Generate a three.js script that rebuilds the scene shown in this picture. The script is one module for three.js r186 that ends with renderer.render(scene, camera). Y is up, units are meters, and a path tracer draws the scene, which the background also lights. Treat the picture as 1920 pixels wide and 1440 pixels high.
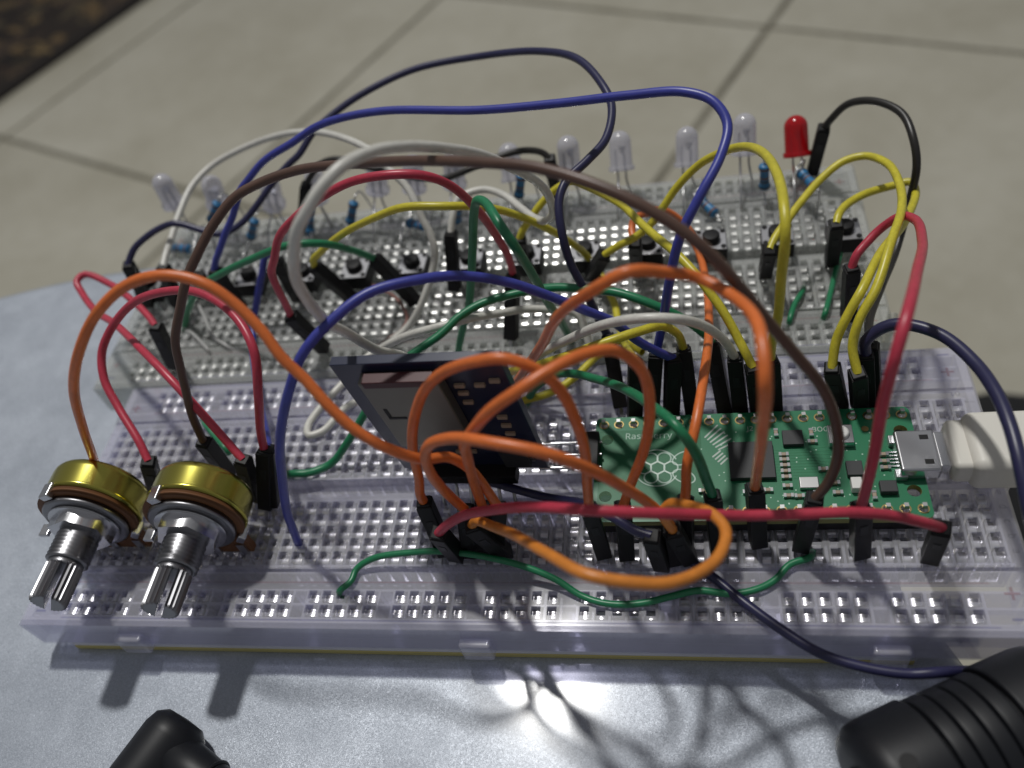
import * as THREE from 'three';
import { RoundedBoxGeometry } from 'three/addons/geometries/RoundedBoxGeometry.js';
import { mergeGeometries } from 'three/addons/utils/BufferGeometryUtils.js';

// ---------- camera, light, exposure (lengths below are millimetres, y = 0 is the top face of the breadboards) ----------
const MM = 0.001, FLOOR = -416;
const scene = new THREE.Scene();
const W3 = (x, y, z) => new THREE.Vector3(x * MM, (y - FLOOR) * MM, z * MM);
const camera = new THREE.PerspectiveCamera(47.965, 4 / 3, 0.005, 20);
camera.position.copy(W3(36.09, 123.57, 82.21));
camera.rotation.order = 'YXZ';
camera.rotation.set(-0.84202, 0.31661, -0.28709);
camera.focus = 0.138;
camera.userData.fStop = camera.getFocalLength() / 2.1;      // the small opening of a phone lens: 2.1 mm across
const renderer = new THREE.WebGLRenderer({ antialias: true });
renderer.toneMapping = THREE.LinearToneMapping;
renderer.toneMappingExposure = 1.0;
renderer.shadowMap.enabled = true;
scene.background = new THREE.Color().setRGB(0.168, 0.172, 0.180);   // the room's own dim bounced light

const BULB = [-290, 1650, -610];                            // mirrored in the panel and in the brass cans
const lampLight = new THREE.PointLight(new THREE.Color().setRGB(1, 0.985, 0.95), 6.2, 0, 2);
lampLight.position.copy(W3(...BULB)); lampLight.castShadow = true; lampLight.shadow.radius = 2.7;
scene.add(lampLight);

// ---------- helpers ----------
let seed = 7;
const rnd = () => { seed = (seed * 1664525 + 1013904223) >>> 0; return seed / 4294967296; };
const rgb = (r, g, b) => new THREE.Color().setRGB(r, g, b);
const std = (r, g, b, o = {}) => new THREE.MeshPhysicalMaterial({ color: rgb(r, g, b), roughness: 0.5, ...o });
const used = {};
function numbered(name) { const n = used[name] = (used[name] ?? -1) + 1; return n ? `${name}_${String(n).padStart(3, '0')}` : name; }
const bases = new WeakMap();
function thing(name, base, label, category, group, kind) {
  const g = new THREE.Group(); g.name = numbered(name); g.position.copy(W3(...base)); scene.add(g); bases.set(g, base);
  if (kind) g.userData.kind = kind; else { g.userData.label = label; g.userData.category = category; if (group) g.userData.group = group; }
  return g;
}
function solid(m) { m.castShadow = true; m.receiveShadow = true; return m; }
// a part from geometry given in world millimetres
function part(parent, name, geo, mat, label) {
  const b = bases.get(parent); if (Array.isArray(geo)) geo = merge(geo);
  geo.translate(-b[0], -b[1], -b[2]); geo.scale(MM, MM, MM);
  const m = solid(new THREE.Mesh(geo, mat)); m.name = name; if (label) m.userData.label = label;
  parent.add(m); bases.set(m, b); return m;
}
// a part that shares a geometry already in metres
function copyPart(parent, name, geo, mat, x, y, z, ry = 0) {
  const b = bases.get(parent), m = solid(new THREE.Mesh(geo, mat)); m.name = name;
  m.position.set((x - b[0]) * MM, (y - b[1]) * MM, (z - b[2]) * MM); m.rotation.y = ry; parent.add(m); bases.set(m, b); return m;
}
function merge(list) {
  return mergeGeometries(list.map(g => { const h = g.index ? g.toNonIndexed() : g; for (const k of Object.keys(h.attributes)) if (!['position', 'normal', 'uv'].includes(k)) h.deleteAttribute(k); return h; }));
}
const box = (x0, x1, y0, y1, z0, z1) => new THREE.BoxGeometry(x1 - x0, y1 - y0, z1 - z0).translate((x0 + x1) / 2, (y0 + y1) / 2, (z0 + z1) / 2);
const rbox = (x0, x1, y0, y1, z0, z1, r = 0.3, s = 2) => new RoundedBoxGeometry(x1 - x0, y1 - y0, z1 - z0, s, r).translate((x0 + x1) / 2, (y0 + y1) / 2, (z0 + z1) / 2);
const V = a => new THREE.Vector3(...a);
function tube(pts, r, n = 0, rs = 8) {
  const c = new THREE.CatmullRomCurve3(pts.map(V), false, 'centripetal');
  return new THREE.TubeGeometry(c, n || Math.max(6, pts.length * 5), r, rs, false);
}
function turned(profile, seg, at, axis) {     // a lathe whose +y runs along axis
  const g = new THREE.LatheGeometry(profile.map(p => new THREE.Vector2(...p)), seg);
  return along(g, at, axis);
}
function along(g, at, axis) {
  g.applyQuaternion(new THREE.Quaternion().setFromUnitVectors(new THREE.Vector3(0, 1, 0), V(axis).normalize()));
  return g.translate(...at);
}
function rod(a, b, r, seg = 8) {
  const A = V(a), B = V(b), d = B.clone().sub(A);
  return along(new THREE.CylinderGeometry(r, r, d.length(), seg).translate(0, d.length() / 2, 0), a, d.toArray());
}
function planar(g, k) {      // uv from x and z, k per millimetre
  const p = g.attributes.position, u = new Float32Array(p.count * 2);
  for (let i = 0; i < p.count; i++) { u[2 * i] = p.getX(i) * k; u[2 * i + 1] = p.getZ(i) * k; }
  g.setAttribute('uv', new THREE.BufferAttribute(u, 2)); return g;
}
function noiseTex(size, octaves, fn, srgb) {       // tileable value noise -> rgb
  const d = new Uint8Array(size * size * 4), layers = octaves.map(([cells, amp]) => { const v = new Float32Array(cells * cells); for (let i = 0; i < v.length; i++) v[i] = rnd(); return [cells, amp, v]; });
  for (let y = 0; y < size; y++) for (let x = 0; x < size; x++) {
    let s = 0, t = 0;
    for (const [c, a, v] of layers) {
      const fx = x / size * c, fy = y / size * c, ix = Math.floor(fx), iy = Math.floor(fy); let u = fx - ix, w = fy - iy; u = u * u * (3 - 2 * u); w = w * w * (3 - 2 * w);
      const g = (i, j) => v[((j % c + c) % c) * c + (i % c + c) % c];
      s += a * ((g(ix, iy) * (1 - u) + g(ix + 1, iy) * u) * (1 - w) + (g(ix, iy + 1) * (1 - u) + g(ix + 1, iy + 1) * u) * w); t += a;
    }
    const c = fn(s / t, x, y), k = (y * size + x) * 4; d[k] = c[0]; d[k + 1] = c[1]; d[k + 2] = c[2]; d[k + 3] = 255;
  }
  const t = new THREE.DataTexture(d, size, size); t.wrapS = t.wrapT = THREE.RepeatWrapping; t.magFilter = THREE.LinearFilter; t.needsUpdate = true; if (srgb) t.colorSpace = THREE.SRGBColorSpace; return t;
}
function canvasTex(w, h, draw) {
  const c = document.createElement('canvas'); c.width = w; c.height = h; const x = c.getContext('2d'); draw(x, w, h);
  const t = new THREE.CanvasTexture(c); t.colorSpace = THREE.SRGBColorSpace; return t;
}

// ---------- materials ----------
const plasticNoise = noiseTex(256, [[8, 1], [32, .6], [128, .5]], v => { const k = 200 + 55 * v; return [k, k, k]; });
const M = {
  clear: new THREE.MeshPhysicalMaterial({ color: rgb(0.92, 0.92, 0.98), roughness: 0.1, transmission: 0.76, thickness: 0, ior: 1.49, side: THREE.DoubleSide }),
  clearGrey: new THREE.MeshPhysicalMaterial({ color: rgb(0.90, 0.91, 0.90), roughness: 0.1, transmission: 0.79, thickness: 0, ior: 1.49, side: THREE.DoubleSide }),
  clip: new THREE.MeshStandardMaterial({ color: rgb(0.72, 0.71, 0.7), roughness: 0.3, metalness: 1, side: THREE.DoubleSide }),
  foam: std(0.82, 0.82, 0.88, { roughness: 0.8 }),
  foamGrey: std(0.74, 0.74, 0.72, { roughness: 0.8 }),
  tape: std(0.62, 0.54, 0.2, { roughness: 0.45 }),
  black: std(0.008, 0.008, 0.009, { roughness: 0.5, specularIntensity: 0.6 }),
  blackSoft: std(0.009, 0.010, 0.013, { roughness: 0.46, specularIntensity: 0.7, bumpMap: plasticNoise, bumpScale: 0.00005 }),
  steel: new THREE.MeshStandardMaterial({ color: rgb(0.66, 0.66, 0.68), roughness: 0.24, metalness: 1 }),
  dullSteel: new THREE.MeshStandardMaterial({ color: rgb(0.5, 0.5, 0.52), roughness: 0.36, metalness: 1 }),
  shaftSteel: new THREE.MeshStandardMaterial({ color: rgb(0.27, 0.27, 0.285), roughness: 0.36, metalness: 1 }),
  tin: new THREE.MeshStandardMaterial({ color: rgb(0.55, 0.55, 0.55), roughness: 0.32, metalness: 1 }),
  brass: new THREE.MeshStandardMaterial({ color: rgb(0.52, 0.47, 0.10), roughness: 0.24, metalness: 1 }),
  gold: new THREE.MeshStandardMaterial({ color: rgb(0.5, 0.38, 0.16), roughness: 0.3, metalness: 1 }),
  phenolic: std(0.15, 0.06, 0.02, { roughness: 0.6 }),
  pcbGreen: std(0.012, 0.17, 0.075, { roughness: 0.35, clearcoat: 0.35, clearcoatRoughness: 0.2 }),
  pcbEdge: std(0.30, 0.30, 0.10, { roughness: 0.6 }),
  pcbDark: std(0.014, 0.02, 0.052, { roughness: 0.3, clearcoat: 0.4, clearcoatRoughness: 0.15 }),
  chip: std(0.028, 0.030, 0.033, { roughness: 0.55 }),
  ceramic: std(0.34, 0.27, 0.2, { roughness: 0.5 }),
  whitePart: std(0.7, 0.7, 0.68, { roughness: 0.45 }),
  ledClear: new THREE.MeshPhysicalMaterial({ color: rgb(0.86, 0.86, 0.93), roughness: 0.12, transmission: 0.68, thickness: 0, ior: 1.5, side: THREE.DoubleSide }),
  ledRed: new THREE.MeshPhysicalMaterial({ color: rgb(0.66, 0.014, 0.022), roughness: 0.14, transmission: 0.5, thickness: 0, ior: 1.5, side: THREE.DoubleSide }),
  resistor: std(0.03, 0.17, 0.36, { roughness: 0.4 }),
  band: std(0.02, 0.02, 0.025, { roughness: 0.5 }),
  usbWhite: std(0.70, 0.68, 0.62, { roughness: 0.45 }),
  grime: std(0.22, 0.20, 0.16, { roughness: 0.7 }),
};
const wireColor = {
  blue: [0.045, 0.055, 0.33], navy: [0.022, 0.022, 0.075], brown: [0.105, 0.058, 0.042], white: [0.66, 0.65, 0.6], red: [0.5, 0.04, 0.075],
  yellow: [0.60, 0.53, 0.04], black: [0.02, 0.018, 0.016], orange: [0.72, 0.17, 0.035], amber: [0.70, 0.24, 0.035], green: [0.015, 0.2, 0.085], pink: [0.25, 0.12, 0.1], bare: [0.45, 0.45, 0.44],
};
const scuff = noiseTex(256, [[6, 1], [24, 1], [110, 1.2]], v => { const k = 226 + 58 * (v - .5); return [k, k, k]; }, true); scuff.repeat.set(9, 1);
const wireMat = Object.fromEntries(Object.entries(wireColor).map(([k, c]) => [k, std(...c.map(v => v * 1.25), { map: scuff, roughness: 0.38, clearcoat: 0.12, clearcoatRoughness: 0.35 })]));

// ---------- the lamp that lights the place (above and behind, out of the frame) ----------
{
  const t = thing('ceiling_lamp', BULB, 'glowing round bulb hanging above and behind the breadboards', 'lamp');
  const glow = new THREE.MeshStandardMaterial({ color: rgb(1, 1, 1), emissive: rgb(1, 0.98, 0.94), emissiveIntensity: 6 });
  part(t, 'bulb', new THREE.SphereGeometry(54, 24, 16).translate(...BULB), glow);
  part(t, 'socket', new THREE.CylinderGeometry(14, 16, 40, 20).translate(BULB[0], BULB[1] + 74, BULB[2]), M.whitePart);
}

// ---------- floor: square tiles and grout ----------
const AN = -64.3 * Math.PI / 180, UX = Math.cos(AN), UZ = Math.sin(AN);        // u runs away from the viewer, n to the right
const uv2 = (u, n) => [u * UX - n * UZ, u * UZ + n * UX];
{
  const t = thing('floor', [0, FLOOR, 0], '', '', '', 'structure');
  const grout = new THREE.MeshPhysicalMaterial({ map: noiseTex(512, [[20, 1], [90, 1], [250, .8]], v => { const k = (v - .5) * 70; return [112 + k, 108 + k, 95 + k]; }, true), roughness: 0.9 });
  part(t, 'grout', planar(box(-3500, 3500, FLOOR - 40, FLOOR - 1.6, -3500, 3500), 0.002), grout);
  const tileMaps = [0, 1, 2].map(() => noiseTex(512, [[3, 1.3], [8, 1], [31, .6], [170, .5]], v => { const k = (v - .5) * 1.0 - (rnd() < .001 ? rnd() : 0); return [178 + 34 * k, 174 + 36 * k, 159 + 40 * k]; }, true));
  const tileMats = tileMaps.map(map => new THREE.MeshPhysicalMaterial({ map, roughness: 0.34 }));
  const ns = [-2110, -1640, -1170, -736, -266, 200, 664, 1130], us = [-1030, -556, -80, 396, 872, 1346, 1820, 2294];
  for (let i = 0; i + 1 < ns.length; i++) for (let j = 0; j + 1 < us.length; j++) {
    const w = us[j + 1] - us[j] - 8, h = ns[i + 1] - ns[i] - 8, [cx, cz] = uv2((us[j] + us[j + 1]) / 2, (ns[i] + ns[i + 1]) / 2);
    const g = new RoundedBoxGeometry(w, 8, h, 2, 1.2).rotateY(-AN).translate(cx, FLOOR - 4, cz);
    part(t, 'tile', planar(g, 0.0021 + 0.0002 * rnd()), tileMats[(i * 2 + j) % 3]);
  }
}
// ---------- rug in the far corner ----------
{
  const [bx, bz] = uv2(800, -1700);
  const t = thing('rug', [bx, FLOOR, bz], 'dark patterned rug with black border on the tiled floor', 'rug');
  const pat = canvasTex(1024, 1024, (x, w, h) => {
    x.fillStyle = '#241d18'; x.fillRect(0, 0, w, h);
    const cols = ['#5b4a31', '#17110f', '#48402f', '#6b5a3c', '#2b1c19', '#3a2f26', '#100c0b', '#54452f'];
    for (let k = 0; k < 150; k++) {
      x.save(); x.translate(rnd() * w, rnd() * h); x.rotate(rnd() * 6.3); x.fillStyle = cols[k % cols.length]; x.beginPath();
      const a = 25 + rnd() * 75, b = 10 + rnd() * 35; x.ellipse(0, 0, a, b, 0, 0, 6.3); x.fill();
      x.strokeStyle = cols[(k + 3) % cols.length]; x.lineWidth = 6 + rnd() * 10; x.beginPath(); x.arc(a * .3, 0, a * .8, 0, 2 + rnd() * 2); x.stroke(); x.restore();
    }
    for (let k = 0; k < 26000; k++) { x.fillStyle = `rgba(${rnd() < .5 ? '12,9,8' : '120,104,78'},0.13)`; x.fillRect(rnd() * w, rnd() * h, 2, 4); }
  });
  pat.wrapS = pat.wrapT = THREE.RepeatWrapping;
  const pile = new THREE.MeshPhysicalMaterial({ map: pat, roughness: 1, bumpMap: pat, bumpScale: 0.002, sheen: 0.3, sheenRoughness: 0.8 });
  const g = new RoundedBoxGeometry(1500, 9, 900, 2, 3).rotateY(-AN).translate(...(([x, z]) => [x, FLOOR + 4.6, z])(uv2(900, -1738)));
  part(t, 'pile', planar(g, 0.0024), pile);
  part(t, 'border', new RoundedBoxGeometry(1500, 10, 22, 2, 3).rotateY(-AN).translate(...(([x, z]) => [x, FLOOR + 5.1, z])(uv2(900, -1276.5))), std(0.014, 0.011, 0.010, { roughness: 1 }));
}
// ---------- low dark mound on the floor, right, of unknown kind ----------
{
  const A = [338, FLOOR, -222], t = thing('dark_mound', A, 'low dark mound on the floor beyond the right end of the front board', 'mound');
  const g = new THREE.SphereGeometry(1, 40, 24, 0, Math.PI * 2, 0, Math.PI / 2), p = g.attributes.position;
  for (let i = 0; i < p.count; i++) {
    const x = p.getX(i), y = p.getY(i), z = p.getZ(i), w = 1 + 0.07 * Math.sin(5 * x + 3 * z) + 0.05 * Math.sin(11 * z - 4 * x);
    p.setXYZ(i, x * 150 * w, y * 16 * w, z * 95 * w);
  }
  g.rotateY(-0.72); g.translate(...A); g.computeVertexNormals();
  part(t, 'mound', g, std(0.012, 0.012, 0.013, { roughness: 0.95 }));
}
// ---------- the round silver panel that carries everything ----------
const PANEL = -11;
{
  const C0 = [-97, 108], R = 190, t = thing('silver_panel', [C0[0], FLOOR, C0[1]], 'silver grey sparkling round panel under the clear breadboards', 'panel');
  const flakeN = noiseTex(1024, [[512, 1], [256, .45]], (v, x, y) => [128 + (rnd() - .5) * 92, 128 + (rnd() - .5) * 92, 235]);
  const flakeC = noiseTex(1024, [[6, .8], [23, .6], [512, 1.3]], v => { const k = 174 + 52 * (v - .5) + (rnd() < .02 ? 45 * rnd() : 0); return [k - 7, k, k + 11]; }, true);
  const flakeR = noiseTex(512, [[12, 1], [256, 1]], v => { const k = 120 + 70 * v; return [k, k, k]; });
  const silver = new THREE.MeshPhysicalMaterial({ map: flakeC, normalMap: flakeN, normalScale: new THREE.Vector2(.45, .45), roughnessMap: flakeR, roughness: 0.76, metalness: 0.24, clearcoat: 0.55, clearcoatRoughness: 0.12 });
  const prof = [[0, PANEL], [R - 5, PANEL], [R - 2.4, PANEL - .7], [R - .6, PANEL - 2.4], [R, PANEL - 5], [R, PANEL - 14], [R - 2, PANEL - 17], [0, PANEL - 17]];
  const g = new THREE.LatheGeometry(prof.map(p => new THREE.Vector2(...p)), 160);
  part(t, 'top', planar(g.translate(C0[0], 0, C0[1]), 1 / 70), silver);
  part(t, 'pedestal', new THREE.CylinderGeometry(45, 70, 388 - 0.5, 40).translate(C0[0], FLOOR + 194, C0[1]), M.dullSteel);
}

// ---------- the two breadboards ----------
const P = 2.54, HX = 82.5, HZ = 27.0, RAIL = 21.3, DEEP = 8.5;
const colX = j => (j - 31) * P, railX = i => (i - 29) * P;
const rowZ = [13.97, 11.43, 8.89, 6.35, 3.81, -3.81, -6.35, -8.89, -11.43, -13.97];
const railZ = [RAIL, RAIL + P, -RAIL, -RAIL - P];
function bodyGeometry() {
  const pos = [], nor = [], uv = [];
  const quad = (a, b, c, d) => {
    const n = V(b).sub(V(a)).cross(V(d).sub(V(a))).normalize();
    for (const p of [a, b, c, a, c, d]) { pos.push(...p); nor.push(n.x, n.y, n.z); uv.push(p[0] * .02, p[2] * .02); }
  };
  const flat = (x0, x1, z0, z1, y) => quad([x0, y, z1], [x1, y, z1], [x1, y, z0], [x0, y, z0]);
  const cell = (cx, cz) => {                                   // a cell of the top plate with its square funnel
    const h = P / 2, o = 0.74, i = 0.6, y1 = -0.45, y2 = -1.2, O = [[-h, h], [h, h], [h, -h], [-h, -h]];
    for (let k = 0; k < 4; k++) {
      const [ax, az] = O[k], [bx, bz] = O[(k + 1) % 4], s = o / h, q = i / h;
      quad([cx + ax, 0, cz + az], [cx + bx, 0, cz + bz], [cx + bx * s, 0, cz + bz * s], [cx + ax * s, 0, cz + az * s]);
      quad([cx + ax * s, 0, cz + az * s], [cx + bx * s, 0, cz + bz * s], [cx + bx * q, y1, cz + bz * q], [cx + ax * q, y1, cz + az * q]);
      quad([cx + ax * q, y1, cz + az * q], [cx + bx * q, y1, cz + bz * q], [cx + bx * q, y2, cz + bz * q], [cx + ax * q, y2, cz + az * q]);
    }
  };
  const h = P / 2, xe = colX(62) + h;
  for (const z of rowZ) for (let j = 0; j < 63; j++) cell(colX(j), z);
  for (const z of railZ) for (let i = 0; i < 59; i++) if (i % 6 === 5) flat(railX(i) - h, railX(i) + h, z - h, z + h, 0); else cell(railX(i), z);
  // strips of the top face round the hole fields; a shallow groove where rail and main part lock together
  const BX = HX - 0.7, BZ = HZ - 0.7, re = railX(58) + h;
  for (const s of [1, -1]) {
    const F = (z0, z1, x0 = -BX, x1 = BX, y = 0) => flat(x0, x1, Math.min(s * z0, s * z1), Math.max(s * z0, s * z1), y);
    F(RAIL + P + h, BZ); F(13.97 + h, 16.55); F(17.15, RAIL - h);
    quad([-BX, 0, s * 16.55], [BX, 0, s * 16.55], [BX, -0.9, s * 16.75], [-BX, -0.9, s * 16.75]);
    quad([-BX, 0, s * 17.15], [BX, 0, s * 17.15], [BX, -0.9, s * 16.95], [-BX, -0.9, s * 16.95]);
    F(16.75, 16.95, -BX, BX, -0.9);
    for (const e of [1, -1]) {
      F(RAIL - h, RAIL + P + h, e > 0 ? re : -BX, e > 0 ? BX : -re);
      F(3.81 - h, 13.97 + h, e > 0 ? xe : -BX, e > 0 ? BX : -xe);
    }
    F(1.6, 3.81 - h);
    quad([-BX, 0, s * 1.6], [BX, 0, s * 1.6], [BX, -2.6, s * 1.5], [-BX, -2.6, s * 1.5]);
    // chamfered rim and outer walls
    quad([-BX, 0, s * BZ], [BX, 0, s * BZ], [HX, -0.8, s * HZ], [-HX, -0.8, s * HZ]);
    quad([-HX, -0.8, s * HZ], [HX, -0.8, s * HZ], [HX, -DEEP, s * HZ], [-HX, -DEEP, s * HZ]);
    quad([s * BX, 0, -BZ], [s * BX, 0, BZ], [s * HX, -0.8, HZ], [s * HX, -0.8, -HZ]);
    quad([s * HX, -0.8, -HZ], [s * HX, -0.8, HZ], [s * HX, -DEEP, HZ], [s * HX, -DEEP, -HZ]);
  }
  flat(-BX, BX, -1.5, 1.5, -2.6);
  return { pos, nor, uv };
}
function toGeo({ pos, nor, uv }) {
  const g = new THREE.BufferGeometry(); g.setAttribute('position', new THREE.Float32BufferAttribute(pos, 3)); g.setAttribute('normal', new THREE.Float32BufferAttribute(nor, 3)); g.setAttribute('uv', new THREE.Float32BufferAttribute(uv, 2)); return g;
}
function clipGeometry(offsets) {      // a bent contact strip: floor, and two sprung leaves under every hole
  const list = [], s = new THREE.PlaneGeometry(1, 1);
  const leaf = (x0, y0, x1, y1, z, w) => {
    const g = new THREE.BufferGeometry(), a = [x0, y0, z - w], b = [x1, y1, z - w], c = [x1, y1, z + w], d = [x0, y0, z + w];
    const n = V(b).sub(V(a)).cross(V(d).sub(V(a))).normalize();
    g.setAttribute('position', new THREE.Float32BufferAttribute([a, b, c, a, c, d].flat(), 3)); g.setAttribute('normal', new THREE.Float32BufferAttribute(Array(6).fill([n.x, n.y, n.z]).flat(), 3)); g.setAttribute('uv', new THREE.Float32BufferAttribute(new Float32Array(12), 2));
    list.push(g);
  };
  for (const z of offsets) for (const e of [1, -1]) leaf(e * .85, -7.6, e * .55, -1.9, z, .95);
  for (const z of offsets) {                                    // the rounded tops of the leaves
    const g = new THREE.CylinderGeometry(1.7, 1.7, 1.24, 5, 1, true, -.6, 1.2).rotateZ(Math.PI / 2); g.rotateX(-Math.PI / 2); g.translate(0, -3.25, z); list.push(g.toNonIndexed());
  }
  const a = Math.min(...offsets) - 1, b = Math.max(...offsets) + 1; leaf(-.85, -7.6, .85, -7.6, (a + b) / 2, (b - a) / 2);
  return mergeGeometries(list);
}
const mainClip = clipGeometry([-2, -1, 0, 1, 2].map(k => k * P)).scale(MM, MM, MM);
const railClip = (() => { const z = []; for (let i = 0; i < 59; i++) if (i % 6 !== 5) z.push(railX(i)); return clipGeometry(z).rotateY(Math.PI / 2).scale(MM, MM, MM); })();
const printTex = canvasTex(2048, 704, (x, w, h) => {
  x.clearRect(0, 0, w, h); const X = v => (v + HX) / (2 * HX) * w, Z = v => (v + HZ) / (2 * HZ) * h;
  x.textAlign = 'center'; x.textBaseline = 'middle'; x.font = '19px sans-serif'; x.fillStyle = 'rgba(70,72,80,.3)';
  for (const n of [1, 5, 10, 15, 20, 25, 30, 35, 40, 45, 50, 55, 60, 63]) for (const s of [1, -1]) { x.save(); x.translate(X(-colX(n - 1)), Z(s * 15.9)); x.rotate(Math.PI); x.fillText(String(n).padStart(2, '0'), 0, 0); x.restore(); }
  'abcdefghij'.split('').forEach((c, k) => { for (const s of [1, -1]) { x.save(); x.translate(X(s * 80.9), Z(rowZ[k])); x.rotate(Math.PI / 2); x.fillText(c, 0, 0); x.restore(); } });
  for (const s of [1, -1]) {
    x.lineWidth = 4; x.strokeStyle = 'rgba(150,60,70,.16)'; x.beginPath(); x.moveTo(X(-74), Z(s * (RAIL - 2.2))); x.lineTo(X(76), Z(s * (RAIL - 2.2))); x.stroke();
    x.strokeStyle = 'rgba(70,70,150,.2)'; x.beginPath(); x.moveTo(X(-74), Z(s * (RAIL + P + 2.0))); x.lineTo(X(76), Z(s * (RAIL + P + 2.0))); x.stroke();
    x.lineWidth = 5; for (const e of [1, -1]) {
      x.strokeStyle = 'rgba(140,50,60,.32)'; const cx = X(e * 78.6), cz = Z(s * (RAIL - .6)); x.beginPath(); x.moveTo(cx - 13, cz); x.lineTo(cx + 13, cz); x.moveTo(cx, cz - 13); x.lineTo(cx, cz + 13); x.stroke();
      x.strokeStyle = 'rgba(60,60,140,.3)'; const c2 = Z(s * (RAIL + P + .8)); x.beginPath(); x.moveTo(cx - 12, c2); x.lineTo(cx + 12, c2); x.stroke();
    }
  }
});
const printMat = new THREE.MeshStandardMaterial({ map: printTex, transparent: true, roughness: 0.6 });
function breadboard(cx, cz, plastic, foam, padEnd, label) {
  const t = thing('breadboard', [cx, -DEEP - 2.5, cz], label, 'breadboard', 'clear breadboards');
  const body = part(t, 'body', toGeo(bodyGeometry()).translate(cx, 0, cz), plastic);
  const ribs = [];
  for (const s of [1, -1]) for (let j = 0; j <= 63; j++) ribs.push(box(colX(j) - P / 2 - .2, colX(j) - P / 2 + .2, -7.9, -1.0, Math.min(s * 2.6, s * 15.2), Math.max(s * 2.6, s * 15.2)).translate(cx, 0, cz));
  for (const z of railZ) for (let i = 0; i < 60; i++) ribs.push(box(railX(i) - P / 2 - .2, railX(i) - P / 2 + .2, -7.9, -1.0, z - 1.1, z + 1.1).translate(cx, 0, cz));
  for (const z of [2.4, 15.5, RAIL - P / 2, RAIL + P / 2, RAIL + P * 1.5]) for (const s of [1, -1]) ribs.push(box(-80.5, 80.5, -7.9, -1.0, s * z - .2, s * z + .2).translate(cx, 0, cz));
  for (const s of [1, -1]) { ribs.push(box(-HX + .15, HX - .15, -DEEP + .1, -1.0, s * (HZ - .9) - .7, s * (HZ - .9) + .7).translate(cx, 0, cz), box(s * (HX - .9) - .7, s * (HX - .9) + .7, -DEEP + .1, -1.0, -HZ + 1.7, HZ - 1.7).translate(cx, 0, cz)); }
  part(body, 'inner_ribs', ribs, plastic);
  part(body, 'print', new THREE.PlaneGeometry(2 * HX, 2 * HZ).rotateX(-Math.PI / 2).translate(cx, 0.03, cz), printMat);
  for (const s of [1, -1]) for (let j = 0; j < 63; j++) copyPart(t, 'contact_clip', mainClip, M.clip, cx + colX(j), 0, cz + s * 8.89);
  for (const z of railZ) copyPart(t, 'rail_clip', railClip, M.clip, cx, 0, cz + z);
  part(t, 'foam_pad', rbox(cx - HX + 5.5, cx + padEnd, -DEEP - 1.2, -DEEP + .05, cz - HZ + .15, cz + HZ - .15, .25), foam);
  part(t, 'adhesive_backing', rbox(cx - HX + 5.4, cx + padEnd + .1, -DEEP - 2.4, -DEEP - 1.2, cz - HZ + .05, cz + HZ - .05, .2), M.tape);
  for (const x of [-62, 0, 62]) part(t, 'lock_tab', rbox(cx + x - 2.6, cx + x + 2.6, -DEEP + .2, -3.2, cz + HZ, cz + HZ + 1.7, .5), plastic);
  for (const z of [-2, 18]) part(t, 'lock_tab', rbox(cx + HX, cx + HX + 2.0, -DEEP + .2, -3.0, cz + z - 2.2, cz + z + 2.2, .5), plastic);
  return t;
}
breadboard(0, 0, M.clear, M.foam, 66, 'front clear breadboard carrying the potentiometers, card module and green circuit board');
const RX = -10.3, RZ = -54.4;
breadboard(RX, RZ, M.clearGrey, M.foamGrey, 76, 'rear clear breadboard carrying the push buttons and the row of lamps');

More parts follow.
